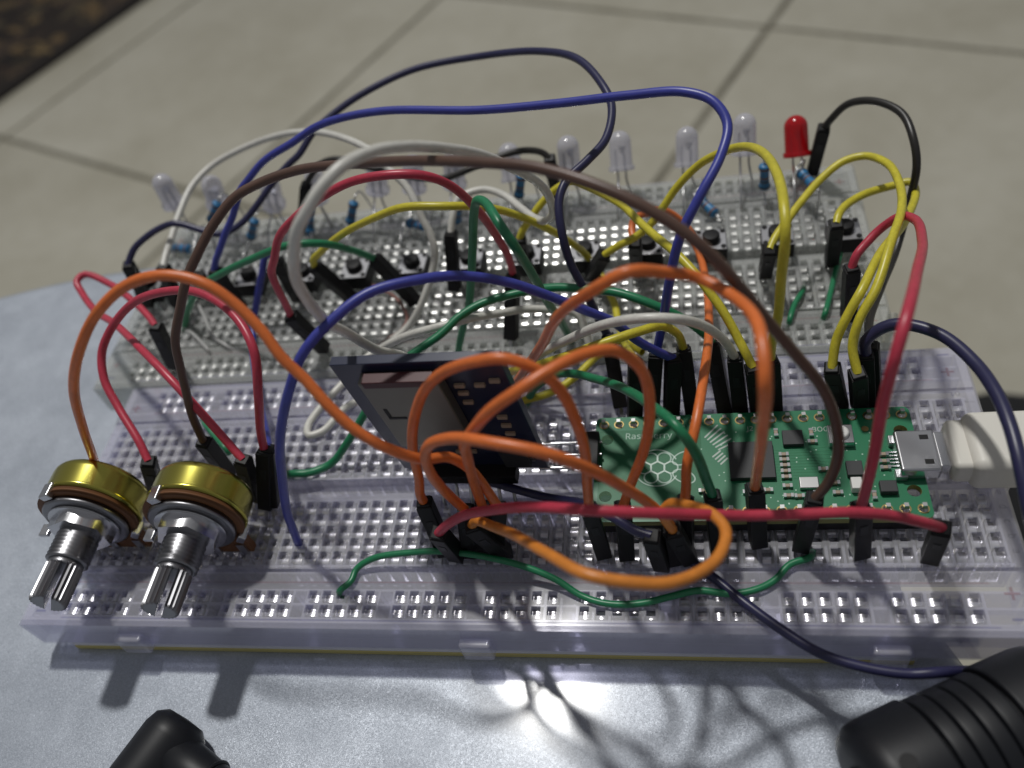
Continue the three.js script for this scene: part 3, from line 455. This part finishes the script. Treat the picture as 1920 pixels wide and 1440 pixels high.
// ---------- jumper wires ----------
const WIRES = [
["navy",1.5,[[-85.5,13.76,-50.76],[-84.95,14.79,-51.83],[-83.51,16.1,-53.36],[-80.59,17.5,-55.3],[-77.39,18.44,-56.83],[-74.29,18.67,-57.6],[-71.28,17.99,-57.3],[-68.29,17.02,-56.64],[-64.95,16.08,-56.08],[-62.29,15.89,-56.32],[-60.19,16.32,-57.14],[-57.65,17.48,-58.81],[-54.4,19.51,-61.47],[-50.87,21.92,-64.49],[-47.68,23.91,-67.15],[-45.11,25.05,-68.96],[-41.39,27.64,-72.76],[-35.42,29.95,-76.92],[-28.3,31.79,-80.52],[-18.75,33.35,-83.14],[-4.25,34.98,-82.21],[9.37,38.71,-74.03],[17.37,40.79,-66.01],[22.55,40.56,-57.15],[24.27,39.32,-51.21],[23.12,37.85,-44.1],[20.07,37.32,-39.33],[16.76,36.47,-35.19],[15.63,34.69,-32.01],[15.57,31.73,-28.77],[16.63,26.8,-26.25],[18.22,21.13,-24.88],[20.02,14.92,-23.74],[21.35,11.39,-23.08]],[-87.9,0.0,-51.67],[22.79,0.0,-15.06],"dark navy jumper wire whose loop rises highest at the top"],
["blue",1.5,[[-62.75,13.94,-46.4],[-61.61,15.75,-47.13],[-59.87,17.92,-48.02],[-57.36,21.35,-49.47],[-55.46,23.8,-50.52],[-53.65,26.41,-51.67],[-51.51,29.03,-52.84],[-49.73,30.56,-53.5],[-46.27,33.02,-54.52],[-43.26,34.4,-54.91],[-38.47,36.44,-55.4],[-32.64,38.95,-55.95],[-26.54,40.54,-55.58],[-17.29,41.88,-53.8],[1.87,43.51,-48.52],[16.42,45.28,-44.29],[28.08,47.78,-40.26],[36.29,49.37,-37.03],[40.49,48.95,-34.39],[42.37,47.32,-30.97],[41.19,45.17,-26.3],[37.85,41.79,-21.2],[35.15,37.37,-18.41],[32.9,29.11,-17.01],[31.47,21.2,-16.71],[29.85,13.24,-16.38]],[-63.02,-0.0,-47.7],[28.23,0.0,-12.14],"blue jumper wire running along the top and dropping beside the row of clear lamps"],
["blue",1.5,[[-34.11,-3.0,11.11],[-33.22,0.9,11.2],[-31.28,9.55,11.13],[-28.21,19.11,11.18],[-23.97,29.98,11.0],[-19.45,39.15,9.62],[-15.87,43.83,7.07],[-11.9,46.28,3.71],[-7.06,47.14,-0.1],[-1.0,46.14,-3.16],[4.19,43.84,-5.82],[10.03,39.62,-8.33],[15.4,34.65,-10.12],[20.3,29.54,-11.69],[23.93,25.18,-12.71],[27.37,20.13,-13.31],[30.47,16.42,-14.33],[32.68,13.63,-15.0]],null,[31.59,0.0,-11.98],"blue jumper wire arching low from the front board between the potentiometers and card module"],
["blue",1.5,[[-48.75,13.71,-47.93],[-50.31,14.45,-49.29],[-51.81,14.06,-49.22],[-53.41,11.17,-47.88],[-55.44,6.92,-45.9],[-57.35,2.45,-42.36],[-56.5,0.9,-35.83],[-52.57,1.14,-26.39],[-45.72,5.48,-14.25],[-38.99,10.85,-3.43],[-36.51,13.06,0.57]],[-50.1,0.0,-50.41],[-40.21,0.0,3.99],"short blue jumper wire hanging behind the red wire at the second potentiometer"],
["brown",1.5,[[51.91,13.94,13.13],[53.53,17.03,12.52],[54.47,22.06,11.13],[53.93,27.36,9.69],[51.92,32.78,8.56],[48.35,39.5,7.86],[44.34,46.45,7.81],[41.24,51.77,7.57],[37.2,57.01,6.57],[32.1,60.56,4.14],[26.18,62.46,0.89],[18.44,62.81,-2.89],[11.33,62.16,-6.22],[1.28,59.45,-11.72],[-10.22,56.14,-17.42],[-20.02,54.11,-20.22],[-26.48,53.05,-20.04],[-30.98,51.78,-18.47],[-34.73,49.39,-15.6],[-37.89,46.41,-12.62],[-40.51,43.23,-10.31],[-43.11,39.09,-8.22],[-45.63,33.99,-6.21],[-46.83,29.68,-4.88],[-47.74,25.0,-3.65],[-48.6,19.69,-2.36],[-49.11,13.72,-1.05]],[50.66,0.0,13.42],[-51.09,0.0,-2.97],"brown jumper wire crossing the whole board from green circuit board to potentiometer"],
["white",1.5,[[-76.53,13.4,-49.66],[-76.53,13.99,-52.47],[-76.76,14.8,-56.88],[-77.02,16.09,-64.59],[-75.86,17.42,-72.43],[-71.98,18.49,-78.48],[-65.46,19.95,-81.6],[-53.81,23.59,-79.52],[-43.23,26.98,-74.06],[-34.89,28.99,-68.24],[-26.14,29.49,-61.36],[-22.7,28.22,-58.09],[-20.23,26.78,-55.81],[-17.94,24.9,-53.67],[-16.35,22.46,-51.35],[-15.14,20.09,-49.48],[-14.01,17.43,-47.63],[-13.66,14.59,-45.56],[-14.78,11.22,-42.76],[-16.3,8.48,-40.67],[-18.36,5.69,-38.92],[-21.56,2.21,-37.08],[-26.41,0.9,-33.73],[-29.43,0.9,-31.01],[-32.83,0.9,-24.66],[-36.07,0.9,-18.41],[-37.77,0.9,-13.75],[-36.81,0.9,-11.39],[-34.36,0.9,-12.56],[-30.64,0.9,-17.73],[-27.59,-3.0,-23.38]],[-80.38,0.0,-50.98],null,"thin white jumper wire looping from the leftmost button down behind the card module"],
["white",1.5,[[-11.56,13.45,-52.63],[-10.97,15.88,-55.03],[-9.79,17.68,-57.77],[-7.36,18.26,-59.29],[-3.98,18.38,-59.5],[-0.01,18.37,-56.86],[4.56,19.76,-50.64],[7.8,21.66,-44.85],[10.46,23.72,-41.1],[12.47,26.78,-38.92],[13.39,30.54,-36.94],[13.24,36.15,-33.58],[12.3,41.42,-29.92],[10.5,47.03,-25.8],[7.81,53.96,-19.68],[5.11,60.05,-13.18],[2.39,65.07,-6.64],[0.19,68.11,-1.87],[-2.06,69.44,2.27],[-4.22,68.79,5.03],[-6.56,66.64,6.8],[-8.51,64.28,7.51],[-10.06,61.3,7.72],[-11.43,57.44,7.18],[-12.48,52.37,5.7],[-13.22,45.45,2.81],[-13.29,38.74,-0.75],[-12.79,29.87,-5.87],[-11.63,20.79,-11.78],[-11.01,-3.0,-21.12]],[-13.48,0.0,-49.23],null,"thick white jumper wire making the large loop in front of the long brown wire"],
["red",1.5,[[-41.1,13.61,-31.39],[-40.76,17.35,-30.89],[-40.07,21.78,-30.38],[-39.26,26.12,-29.9],[-37.27,29.89,-29.73],[-34.0,34.76,-29.51],[-29.1,38.98,-28.95],[-23.7,42.38,-28.22],[-15.81,46.31,-26.85],[-8.81,47.96,-25.76],[-4.03,46.91,-26.54],[-0.99,43.1,-28.52],[1.19,35.27,-31.91],[2.48,25.9,-35.86],[2.9,18.43,-38.44],[2.58,12.25,-39.99]],[-39.34,0.0,-34.16],[0.43,0.0,-33.55],"red jumper wire arching over the middle buttons of the rear board"],
["yellow",1.5,[[-39.95,13.21,-45.86],[-39.38,15.13,-45.65],[-37.36,17.35,-45.21],[-29.58,23.49,-42.66],[-20.32,29.4,-39.08],[-12.68,32.84,-36.7],[-5.63,33.21,-36.28],[0.27,30.54,-38.18],[5.01,26.39,-40.85],[9.76,20.54,-43.47],[13.41,12.26,-47.84],[15.55,5.33,-51.56],[17.82,0.9,-50.96],[20.08,0.9,-44.73],[21.14,0.9,-40.83],[21.65,0.9,-37.09],[23.15,1.43,-30.79],[26.5,13.72,-14.39]],[-36.67,0.0,-49.14],[25.21,0.0,-11.92],"yellow jumper wire reaching leftmost along the rear board behind the white loop"],
["yellow",1.5,[[3.06,12.95,-49.75],[4.17,14.6,-50.43],[5.44,15.98,-51.06],[7.33,18.17,-52.23],[9.68,20.07,-53.29],[11.95,21.45,-53.99],[14.78,22.33,-54.07],[17.6,22.18,-52.69],[21.01,21.83,-50.04],[24.48,21.75,-45.88],[27.77,22.35,-40.17],[30.9,23.34,-34.31],[33.92,24.17,-29.45],[36.66,23.83,-25.07],[38.65,22.54,-22.05],[41.0,20.07,-18.79],[43.56,16.65,-15.26],[45.35,13.93,-11.77]],[1.46,0.0,-54.83],[46.56,0.0,-12.45],"yellow jumper wire running under the brown wire to the back edge of green circuit board"],
["yellow",1.5,[[20.06,11.56,-44.43],[23.02,13.52,-44.63],[26.18,15.0,-44.84],[29.12,16.95,-45.7],[31.47,19.61,-47.09],[34.58,23.12,-48.43],[38.51,27.31,-48.5],[42.98,32.09,-45.32],[46.05,36.33,-39.84],[48.26,39.78,-32.63],[49.17,43.13,-22.71],[49.02,45.07,-13.15],[48.93,43.15,-9.95],[48.74,35.68,-9.6],[48.56,26.26,-11.49],[48.28,18.2,-12.91],[48.21,13.94,-13.29]],[15.48,-0.0,-50.87],[49.24,-0.0,-12.55],"yellow jumper wire arching highest, in front of the second clear lamp from red lamp"],
["yellow",1.5,[[50.56,12.39,-41.45],[51.86,13.1,-43.57],[53.51,13.77,-46.32],[56.83,14.63,-51.31],[61.18,15.69,-56.49],[65.25,16.87,-59.2],[68.94,17.86,-59.22],[71.87,18.95,-55.11],[72.63,20.51,-47.59],[70.93,23.02,-37.39],[66.99,25.51,-25.72],[63.77,23.4,-18.66],[61.45,20.04,-15.26],[60.32,16.78,-12.72],[61.05,13.5,-10.0]],[50.62,0.0,-47.97],[63.23,0.0,-13.01],"yellow jumper wire arching from second button from the right end, taller of the twisted pair"],
["yellow",1.5,[[62.62,13.51,-45.76],[62.97,14.02,-47.35],[64.37,14.17,-49.57],[68.6,13.31,-53.65],[73.89,12.55,-56.73],[77.15,12.98,-56.47],[77.72,12.91,-53.92],[73.9,15.48,-43.37],[65.97,22.41,-26.82],[61.85,23.1,-18.57],[59.74,20.82,-15.81],[57.97,17.17,-13.68],[57.4,13.59,-11.27]],[63.28,0.0,-49.38],[60.3,0.0,-12.93],"yellow jumper wire from the rightmost button, lower of the twisted pair"],
["black",1.5,[[64.18,13.63,-75.48],[65.25,16.09,-74.96],[67.9,19.86,-73.31],[71.91,22.6,-69.65],[75.63,23.17,-64.3],[76.95,21.48,-58.15],[77.29,17.85,-55.08],[76.85,10.9,-53.14],[73.63,6.54,-45.04],[68.81,8.3,-33.78],[65.09,11.3,-23.36],[63.8,13.72,-15.24]],[63.05,0.0,-78.45],[65.64,0.0,-13.12],"black jumper wire looping beside the red lamp at the right end"],
["red",1.5,[[63.47,13.96,-33.35],[64.21,15.8,-34.36],[65.66,17.08,-35.75],[68.12,18.76,-37.37],[70.88,22.07,-36.36],[71.86,24.38,-32.76],[70.11,29.48,-22.03],[64.96,39.3,-5.07],[60.39,45.91,8.69],[58.85,42.97,12.55],[58.39,35.27,13.49],[58.02,26.64,14.49],[57.87,18.61,14.53],[57.89,13.94,14.57]],[64.3,0.0,-34.03],[59.15,0.0,14.57],"red jumper wire falling steeply in front of twisted yellow pair to green circuit board"],
["navy",1.9,[[62.72,13.86,-13.48],[62.61,16.35,-14.07],[63.72,18.23,-14.51],[66.19,19.67,-14.19],[69.23,20.5,-12.82],[72.33,20.96,-10.17],[75.11,21.77,-3.84],[75.98,22.81,2.7],[76.3,22.87,8.64],[76.51,22.07,13.6],[76.98,19.37,19.1],[79.34,11.06,23.69]],[64.59,0.0,-12.94],null,"dark navy jumper wire curving off to the right over the white plug"],
["orange",1.5,[[-0.98,-3.0,-17.96],[3.59,7.58,-13.98],[7.63,16.87,-9.98],[10.67,23.74,-6.73],[14.76,33.37,-1.93],[19.38,44.65,3.86],[24.89,54.03,9.42],[29.42,56.46,9.79],[33.48,54.23,7.4],[37.07,51.83,6.3],[40.55,51.52,9.17],[42.61,52.89,14.33],[43.27,53.81,19.55],[43.27,51.72,22.89],[43.35,40.7,20.14],[43.68,24.96,14.52],[43.83,13.88,11.1]],null,[44.54,0.0,12.81],"thick orange jumper wire arching from behind the card module onto the black chip"],
["orange",1.5,[[26.0,12.83,-45.83],[25.42,13.57,-48.62],[26.04,13.84,-51.72],[28.54,12.74,-54.68],[32.1,10.41,-57.04],[35.94,6.62,-56.62],[37.99,4.31,-50.92],[39.04,7.09,-37.99],[38.82,15.38,-19.21],[37.61,23.33,-3.13],[35.96,24.4,6.59],[34.58,20.68,11.27],[34.01,16.42,12.5],[33.82,13.91,13.17]],[25.56,0.0,-51.42],[33.32,-0.0,14.7],"orange jumper wire dropping straight in front of the black plugs to green circuit board"],
["orange",1.5,[[-6.1,13.92,12.52],[-6.03,16.84,12.73],[-5.1,20.44,12.7],[-4.02,27.35,12.75],[-1.98,34.02,12.6],[1.0,40.29,12.66],[5.38,45.84,13.72],[10.59,49.57,15.58],[14.66,50.12,16.17],[17.95,47.83,16.07],[20.01,43.67,16.05],[21.37,37.72,16.06],[21.43,30.69,16.03],[20.41,21.73,15.16],[19.88,13.98,14.31]],[-5.7,0.0,14.0],[20.58,-0.0,14.35],"orange jumper wire forming the upper round hoop over the card module"],
["orange",1.5,[[3.38,13.67,13.33],[4.42,22.64,15.34],[5.94,32.97,17.94],[7.26,38.17,19.14],[9.67,42.88,20.26],[13.02,47.29,21.01],[16.92,49.88,20.4],[20.51,50.34,17.99],[23.93,49.35,15.07],[26.79,47.44,13.32],[29.02,44.1,12.06],[30.13,38.96,11.49],[29.87,32.28,11.43],[28.64,26.09,12.14],[26.66,19.81,13.17],[24.84,13.96,13.93]],[0.45,0.0,14.03],[24.16,0.0,14.75],"orange jumper wire sweeping up across the card module and down beside the berry logo"],
["orange",1.5,[[0.7,13.8,13.93],[0.35,23.2,16.51],[0.47,30.96,18.54],[1.29,35.87,19.38],[3.04,39.13,19.84],[6.95,42.1,21.34],[12.32,44.14,23.52],[18.64,43.29,24.83],[22.96,38.51,23.94],[26.62,30.43,21.18],[29.73,21.2,18.52],[31.75,13.88,17.14]],[-1.63,0.0,14.12],[31.91,-0.0,15.35],"orange jumper wire lying low across the card module foot towards the berry logo"],
["orange",1.5,[[-77.95,-3.0,-0.46],[-71.16,9.6,2.53],[-65.19,19.55,5.01],[-58.67,30.44,7.81],[-51.86,41.5,9.66],[-46.26,49.13,9.61],[-40.72,54.82,8.49],[-35.35,58.03,7.3],[-30.24,59.12,7.0],[-26.58,58.85,7.09],[-23.29,57.63,7.6],[-20.31,55.26,8.83],[-17.53,52.0,10.62],[-15.32,48.91,12.58],[-12.95,46.38,14.17],[-10.01,42.91,16.38],[-7.12,39.73,17.82],[-3.71,36.24,18.35],[-0.35,32.96,17.54],[2.27,29.75,15.56],[4.11,25.27,14.35],[5.14,19.55,13.81],[5.91,13.62,13.54]],null,[2.72,0.0,14.05],"orange jumper wire arching over both potentiometers from the left edge"],
["amber",1.5,[[2.08,13.55,16.52],[3.3,15.68,17.08],[7.27,20.17,20.61],[12.36,26.22,25.71],[18.11,32.74,32.14],[23.12,35.56,36.09],[27.85,34.71,36.9],[32.49,32.83,35.67],[36.1,30.65,32.84],[38.4,28.95,29.46],[38.9,27.96,25.96],[37.4,26.75,23.38],[34.77,24.4,20.61],[31.89,21.37,18.5],[31.03,18.79,18.35],[32.03,13.58,17.84]],[4.71,0.0,14.16],[34.13,0.0,15.17],"amber jumper wire making the loop nearest the front edge"],
["red",1.5,[[-3.01,13.56,17.85],[-0.74,16.49,17.95],[2.62,19.82,18.66],[7.72,24.25,20.41],[14.92,29.7,23.59],[22.43,33.4,26.33],[28.79,32.09,26.17],[35.11,28.0,24.02],[41.76,24.83,22.21],[48.41,23.91,21.52],[55.04,22.79,20.88],[60.74,19.68,19.72],[65.08,15.88,18.64],[67.62,13.67,17.94]],[-3.61,0.0,14.41],[68.74,0.0,15.15],"red jumper wire lying flat along the front edge of the green circuit board"],
["navy",1.5,[[-1.79,-3.0,1.22],[-1.12,0.9,1.19],[0.35,2.0,1.07],[5.17,4.11,3.66],[11.5,7.54,7.69],[18.37,12.21,12.34],[23.5,14.18,16.04],[26.96,13.79,17.73],[29.01,13.75,18.78]],null,[29.83,0.0,16.27],"dark navy jumper wire leaving the foot of the card module"],
["navy",1.5,[[29.57,2.0,13.24],[31.51,0.9,13.02],[33.75,0.9,15.19],[37.63,0.9,18.66],[42.04,0.9,22.83],[46.23,0.9,26.69],[51.65,0.9,30.26],[57.01,0.9,32.13],[62.35,0.9,32.91],[67.06,0.9,32.8],[75.28,-11.15,27.5]],null,null,"dark navy cable running out over the front edge to the black cylinder"],
["red",1.5,[[-70.67,13.65,-30.91],[-72.85,14.08,-33.25],[-78.38,14.38,-37.95],[-86.31,15.0,-43.75],[-92.34,16.2,-45.62],[-93.78,15.98,-44.16],[-91.71,15.2,-40.97],[-83.53,16.6,-33.27],[-74.14,19.91,-25.84],[-61.47,24.53,-14.54],[-52.06,24.32,-6.6],[-46.61,19.75,-1.98],[-42.7,15.24,1.1],[-40.44,13.41,2.91]],[-73.66,0.0,-31.69],[-44.39,0.0,2.18],"red jumper wire turning back in a tight bend at the far left"],
["red",1.5,[[-59.44,12.64,2.07],[-61.3,14.56,-0.93],[-66.01,17.97,-6.5],[-68.77,20.88,-10.52],[-68.95,24.26,-14.29],[-65.92,27.94,-16.96],[-59.32,32.45,-17.79],[-51.94,35.55,-16.7],[-44.34,37.05,-14.54],[-38.43,37.11,-11.56],[-33.68,36.19,-7.28],[-31.06,33.88,-2.93],[-32.15,27.21,0.18],[-35.9,17.2,0.56],[-37.26,12.85,0.73]],[-65.27,0.0,0.52],[-41.31,-0.0,4.53],"red jumper wire arching just beneath the orange one above the potentiometers"],
["green",1.5,[[-78.38,-3.0,-45.14],[-74.66,2.91,-44.22],[-68.38,9.81,-42.9],[-62.47,14.87,-41.63],[-57.06,18.21,-40.24],[-47.32,23.41,-37.88],[-36.9,27.21,-36.35],[-31.99,25.56,-37.8],[-29.16,18.79,-43.28],[-27.37,12.39,-47.8]],null,[-21.1,0.0,-46.06],"green jumper wire running low over the leftmost buttons"],
["green",1.5,[[-11.09,-3.0,-31.57],[-9.18,2.28,-31.05],[-6.64,8.9,-30.39],[-4.42,14.04,-29.85],[-2.48,20.68,-29.16],[0.1,30.33,-27.96],[2.52,38.66,-26.19],[4.2,42.18,-24.77],[6.06,43.15,-22.51],[8.95,43.86,-16.63],[10.64,41.58,-14.75],[11.37,36.24,-16.47],[11.61,27.71,-20.4],[11.66,17.89,-25.24],[12.09,9.79,-29.35],[12.54,-3.0,-34.93]],null,null,"green jumper wire with a sharp peak in the middle of rear board"],
["green",1.5,[[-42.11,-3.0,-4.84],[-38.21,0.9,-2.59],[-34.54,0.9,-2.83],[-30.51,1.0,-4.67],[-26.66,4.61,-6.29],[-22.47,9.41,-8.78],[-18.03,14.29,-11.94],[-12.6,17.41,-15.33],[-7.1,18.61,-18.88],[-3.98,19.71,-21.96],[0.16,20.09,-24.37],[6.47,20.46,-26.33],[13.06,21.15,-26.03],[18.79,21.88,-24.44],[24.3,22.24,-22.51],[30.37,20.96,-20.46],[35.41,17.17,-20.0],[38.1,13.85,-19.47],[39.29,12.23,-19.03]],null,[41.16,-0.0,-12.47],"green jumper wire arching from the front board behind the card module to the black plugs"],
["green",1.5,[[4.2,-3.0,-18.35],[6.96,3.75,-17.92],[11.95,9.19,-16.58],[15.64,11.58,-14.31],[19.28,14.04,-11.29],[24.3,18.79,-5.2],[29.76,26.22,4.82],[33.49,29.54,11.47],[35.77,25.47,12.85],[37.06,18.14,12.35],[37.81,13.82,12.29]],null,[38.47,0.0,14.45],"green jumper wire crossing the green circuit board left of the black chip"],
["yellow",1.5,[[-2.57,-3.0,-22.67],[2.65,7.77,-18.63],[9.39,15.46,-13.08],[15.85,20.94,-9.96],[22.23,24.06,-9.54],[28.01,24.01,-11.98],[31.2,21.28,-15.11],[33.43,17.48,-16.95],[34.47,12.78,-17.67]],null,[35.47,0.0,-12.04],"yellow jumper wire under the white one by the cluster of black plugs"],
["yellow",1.5,[[1.51,-3.0,-19.14],[4.26,0.9,-17.58],[8.12,0.9,-18.64],[11.32,0.9,-20.65],[14.79,0.9,-23.71],[18.08,0.9,-27.79],[22.07,0.9,-31.35],[26.75,2.0,-27.27]],null,null,"short yellow wire beside the card module, lower of two yellow strands"],
["white",1.5,[[-33.41,-3.0,-23.71],[-25.51,7.62,-23.28],[-20.47,12.33,-22.38],[-14.68,16.29,-21.11],[-9.01,18.97,-20.36],[-3.32,18.57,-22.22],[1.37,14.48,-27.38],[6.1,11.11,-31.23],[10.79,9.24,-32.5],[14.93,7.59,-32.63],[17.18,2.0,-27.96]],null,null,"white jumper wire running flat behind the top edge of card module"],
["white",1.5,[[0.72,-3.0,-21.81],[5.04,7.4,-18.8],[10.14,15.54,-15.38],[16.1,23.27,-11.3],[23.05,30.82,-7.07],[28.88,34.84,-4.12],[33.33,34.53,-4.03],[37.76,28.41,-7.93],[41.04,20.29,-12.12],[42.67,13.82,-14.36]],null,[43.68,0.0,-12.35],"white jumper wire arching to the plugs behind the green circuit board"],
["black",1.5,[[-49.95,12.69,-75.27],[-48.51,14.33,-76.28],[-45.45,16.29,-77.57],[-41.59,16.98,-77.81],[-35.0,15.97,-75.7],[-24.62,14.63,-72.15],[-15.74,14.52,-70.33],[-9.57,15.48,-70.92],[-3.67,16.42,-73.03],[2.49,15.81,-75.16],[6.13,14.63,-75.61],[7.41,13.48,-74.88]],[-55.85,0.0,-74.91],[6.88,0.0,-78.64],"black jumper wire along the rear rail behind the brown wire"],
["green",1.1,[[-24.57,-3.0,19.93],[-22.5,0.9,20.71],[-21.26,0.9,19.16],[-20.78,0.9,17.1],[-17.59,2.13,15.99],[-10.81,3.3,15.59],[-5.19,3.81,15.71],[1.15,3.81,16.42],[8.11,3.13,17.69],[13.14,1.77,19.39],[17.34,0.9,21.57],[21.51,0.9,23.05],[26.37,0.9,22.85],[31.18,0.9,21.59],[35.15,0.9,21.05],[39.83,0.9,21.38],[43.75,0.9,20.5],[46.19,0.9,18.92],[48.72,0.9,16.62],[51.56,0.9,15.38],[52.91,-3.0,11.95]],null,null,"thin bent green solid wire lying along the front rail"],
["green",1.1,[[54.03,-3.0,-35.94],[54.06,0.9,-34.32],[55.18,0.9,-37.72],[56.75,0.9,-41.46],[58.17,-3.0,-46.83]],null,null,"short green wire stub near the rear board front rail, further from the edge"],
["green",1.1,[[59.89,-3.0,-36.16],[60.14,0.9,-35.17],[61.89,0.9,-40.67],[63.99,0.9,-47.86],[65.92,1.62,-53.84],[66.65,2.0,-55.71]],null,null,"longer green wire stub under the rightmost button"],
["green",1.1,[[-64.47,-3.0,-19.02],[-59.44,0.9,-14.47],[-56.81,0.9,-11.98],[-53.36,0.9,-8.62],[-53.42,-3.0,-8.44]],null,null,"short green wire stub between the red and brown wires by second potentiometer"],
["pink",0.8,[[-36.8,-3.0,-55.97],[-32.44,0.9,-52.35],[-27.33,0.9,-48.5],[-24.24,0.9,-44.97],[-22.64,0.9,-40.88],[-23.25,0.9,-37.85],[-25.39,0.9,-35.6],[-29.88,-3.0,-37.07]],null,null,"thin brown wire curling in front of the fifth button"],
["bare",0.7,[[-79.71,-3.0,-56.58],[-74.5,0.9,-50.07],[-70.66,0.9,-44.99],[-67.24,0.9,-40.13],[-62.71,0.9,-36.3],[-59.76,-3.0,-36.14]],null,null,"thin pale wire lead curving across the front rail of rear board"],
["bare",0.7,[[-79.32,-3.0,-46.91],[-72.81,0.9,-41.06],[-69.74,0.9,-38.4],[-66.85,0.9,-35.35],[-67.63,-3.0,-35.74]],null,null,"thin grey wire lead at the left end of rear board"]];
const plugShell = mergeGeometries([new RoundedBoxGeometry(2.5, 13.2, 2.5, 2, .18).translate(0, 7.4, 0), new RoundedBoxGeometry(2.1, 1.1, 2.1, 2, .2).translate(0, 13.9, 0)].map(g => g.toNonIndexed())).scale(MM, MM, MM);
const plugPin = box(-.32, .32, -5.5, 1, -.32, .32).scale(MM, MM, MM), plugLatch = new RoundedBoxGeometry(1.1, 2.2, .12, 1, .04).translate(0, 9.6, 1.27).scale(MM, MM, MM);
for (const [color, dia, pts, a, b, label] of WIRES) {
  const base = a || pts[0], t = thing('jumper_wire', [base[0], 0, base[2]], label, 'wire', 'jumper wires');
  const run = pts.map(p => p.slice());
  for (let i = 1; i + 1 < run.length; i++) for (let c = 0; c < 3; c++) run[i][c] += (rnd() - .5) * .36;     // no wire is drawn quite smoothly
  part(t, 'insulation', tube(run, dia / 2, Math.min(240, run.length * 9), 10), wireMat[color]);
  for (const [foot, head] of [[a, pts[0]], [b, pts[pts.length - 1]]]) if (foot) {
    const g = copyPart(t, 'plug', plugShell, M.black, ...foot), d = V(head).sub(V(foot)).normalize();
    g.quaternion.setFromUnitVectors(new THREE.Vector3(0, 1, 0), d).multiply(new THREE.Quaternion().setFromAxisAngle(new THREE.Vector3(0, 1, 0), (rnd() - .5) * .5));
    for (const [n, geo, mat] of [['pin', plugPin, M.tin], ['latch', plugLatch, M.blackSoft]]) { const q = solid(new THREE.Mesh(geo, mat)); q.name = n; g.add(q); }
  }
}
// ---------- black cylinder on the cable, front right ----------
{
  const A = [60.2, -1.6, 46.4], B = [77.4, -1.6, 38.2], d = V(B).sub(V(A)).normalize(), t = thing('cable_choke', [69, PANEL, 42], 'big black ribbed cylinder on a cable at the front right', 'ferrite choke');
  const at = s => V(A).addScaledVector(d, s).toArray(), L = V(B).distanceTo(V(A)), ax = d.toArray();
  part(t, 'end_block', turned([[0, -5.6], [6.0, -5.6], [7.9, -5.0], [8.9, -3.6], [9.15, -2.2], [9.25, 3.9], [8.9, 4.3], [0, 4.3]], 48, at(0), ax), M.blackSoft);
  part(t, 'end_block', turned([[0, -4.3], [8.9, -4.3], [9.25, -3.9], [9.15, 2.2], [8.9, 3.6], [7.9, 5.0], [6.0, 5.6], [0, 5.6]], 48, at(L), ax), M.blackSoft);
  for (let k = 0; k < 4; k++) part(t, 'rib', turned([[7.9, 0], [8.7, .12], [8.85, .35], [8.85, 2.0], [8.7, 2.25], [7.9, 2.35]], 48, at(4.6 + k * (L - 9.2) / 4 + .05), ax), M.blackSoft);
  part(t, 'core', rod(at(2), at(L - 2), 8.0, 40), M.blackSoft);
  for (const s of [-.8, L + .8]) part(t, 'dimple', along(new THREE.CylinderGeometry(1.1, 1.1, .2, 20), V(at(s)).add(V([-.30, 9.22, -.1])).toArray(), [0, 1, 0]), M.black);
  part(t, 'collar', turned([[0, -8.4], [3.6, -8.4], [4.2, -7.8], [4.2, -5.4], [0, -5.4]], 32, at(0), ax), M.blackSoft);
  part(t, 'cable', tube([at(-5), at(-10), [V(at(-20)).x, -6.5, V(at(-20)).z + 1], [18, PANEL + 3, 66], [-20, PANEL + 3, 84]], 2.7, 60, 16), M.blackSoft);
  part(t, 'cable', tube([at(L + 4), at(L + 12), [96, 2, 20], [120, -6, 8], [150, -40, 0]], 2.7, 60, 16), M.blackSoft);
}
// ---------- black angled plug, front left ----------
{
  const E0 = [-49.2, PANEL + 5.4, 45.6], t = thing('angled_plug', [E0[0], PANEL, E0[2]], 'black right-angled plug lying on the panel at the front left', 'plug');
  const dn = V([-.42, -.02, .9]).normalize(), rt = V([.90, -.06, .42]).normalize();
  const body = along(new THREE.LatheGeometry([[0, -5.6], [3.2, -5.4], [4.7, -4.2], [5.2, -2.2], [5.2, 6], [5.1, 14], [4.9, 24], [0, 24]].map(p => new THREE.Vector2(...p)), 40), E0, dn.toArray());
  part(t, 'body', body, M.blackSoft);
  part(t, 'neck', turned([[0, 2], [4.2, 2], [3.8, 8], [3.2, 14], [2.7, 20], [0, 20]], 32, E0, rt.toArray()), M.blackSoft);
  for (let k = 0; k < 4; k++) part(t, 'relief_ring', along(new THREE.TorusGeometry(3.6 - k * .28, .32, 8, 32).rotateX(Math.PI / 2), V(E0).addScaledVector(rt, 10.5 + k * 2.2).toArray(), rt.toArray()), M.blackSoft);
  part(t, 'cable', tube([V(E0).addScaledVector(rt, 18).toArray(), V(E0).addScaledVector(rt, 30).toArray(), [-8, PANEL + 3, 68], [10, PANEL + 3, 92]], 2.4, 40, 14), M.blackSoft);
}
renderer.render(scene, camera);
